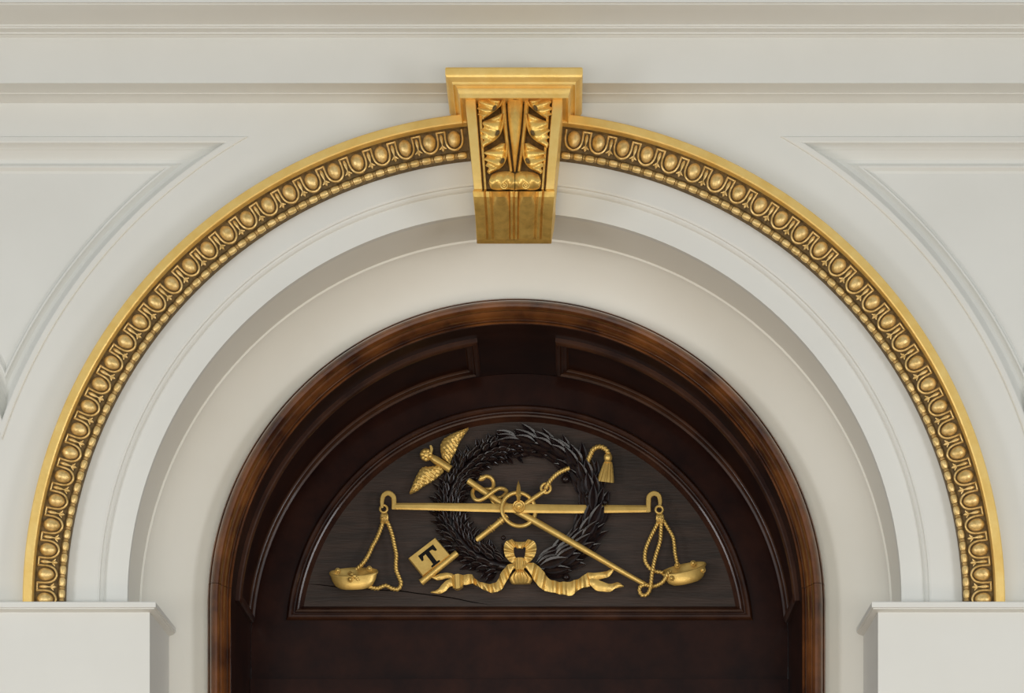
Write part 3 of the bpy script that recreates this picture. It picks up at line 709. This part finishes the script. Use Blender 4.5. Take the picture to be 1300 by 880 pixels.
rb('forked_end', [(745.5, 728), (756, 728), (766, 727), (775, 723.5), (780.5, 721.5)], [(748, 736), (757, 736.5), (764, 735.5), (773, 732.5), (781, 723)], 1.0, .05, .006, 30)
rb('forked_end', [(747.5, 735), (757, 736), (764, 739), (773, 742), (784, 740.2), (792, 745.2)], [(749, 743.5), (756, 749.5), (764, 751.5), (774, 751.8), (781, 748), (791.5, 745.8)], 1.2, .05, .006, 36)
rb('tail', [(658, 719), (650, 718), (643, 721), (637, 728), (633, 736), (629, 741), (623, 742.6), (613, 741), (604, 736.5), (600, 731), (593, 729.8), (586, 731)], [(657, 724), (652, 725), (648, 731), (643, 740), (637, 749), (629, 753.3), (622, 753), (612, 748.5), (603, 743), (597, 742), (592, 743), (586, 743.5)], 7, [.09, .07, .06, .06, .055, .05], .008, 120, 8)
mb = MB(); blade(mb, [E(573.5, 732), E(580, 731), E(588, 731)], [E(575, 747), (E(581, 749.5)), E(588, 746)], lambda t, u: YB - .045 - .030 * math.sin(pi * (.08 + .84 * t)), YB - .03, 20, 8); mb.build('fold', M['emblem'], rib, 50)
rb('forked_end', [(576, 729.5), (568, 727.8), (560, 728.8), (552, 731.5), (547.5, 733)], [(575, 735.5), (568, 734.4), (562, 736), (556, 736.8), (548, 734)], .8, .045, .005, 30)
rb('forked_end', [(574, 735), (567, 737.5), (561.5, 742.5), (556, 748.5), (546.5, 751.6)], [(575, 744.5), (570, 746), (566, 750.5), (559, 754), (547, 753)], .8, .045, .005, 30)

# ================================================================== CAMERA, LIGHT
cam = bpy.data.cameras.new('camera'); co = bpy.data.objects.new('camera', cam); C.objects.link(co)
co.location = (CAMX, CAMY, CAMZ); co.rotation_euler = (pi / 2, 0, 0)
cam.sensor_width = 36; cam.sensor_fit = 'HORIZONTAL'; cam.lens = 36 * 3000 / 1300
cam.shift_x = -65 / 1300; cam.shift_y = (1423 - 440) / 1300; cam.clip_end = 200
bpy.context.scene.camera = co
def area(name, loc, target, size, sy, power, col):
    l = bpy.data.lights.new(name, 'AREA'); l.shape = 'RECTANGLE'; l.size = size; l.size_y = sy; l.energy = power; l.color = col
    o = bpy.data.objects.new(name, l); C.objects.link(o); o.location = loc
    o.rotation_euler = (Vector(target) - Vector(loc)).to_track_quat('-Z', 'Y').to_euler(); return o
area('window_light_left', (-8, -7, 2.8), (0, 0, 4), 1.8, 4.0, 240, (.96, .97, 1))
area('window_light_right', (8, -7, 2.8), (0, 0, 4), 1.8, 4.0, 240, (.96, .97, 1))
area('front_fill_light', (0, -9, 1.7), (0, 0, 3.8), 8, 1.4, 240, (1, .985, .92))  # added frontal fill, not a known window; lifts the wall and cove
area('low_fill_light', (0, -4.2, .5), (0, 0, 3.6), 5, 1.2, 30, (1, .87, .72))  # added warm fill aimed upward to brighten the undersides
w = bpy.data.worlds.new('hall'); w.use_nodes = True; bpy.context.scene.world = w
bg = w.node_tree.nodes['Background']; bg.inputs['Color'].default_value = (.90, .965, 1.0, 1); bg.inputs['Strength'].default_value = .38
vs = bpy.context.scene.view_settings; vs.view_transform = 'Standard'; vs.look = 'None'; vs.exposure = 0; vs.gamma = 1; vs.use_curve_mapping = False
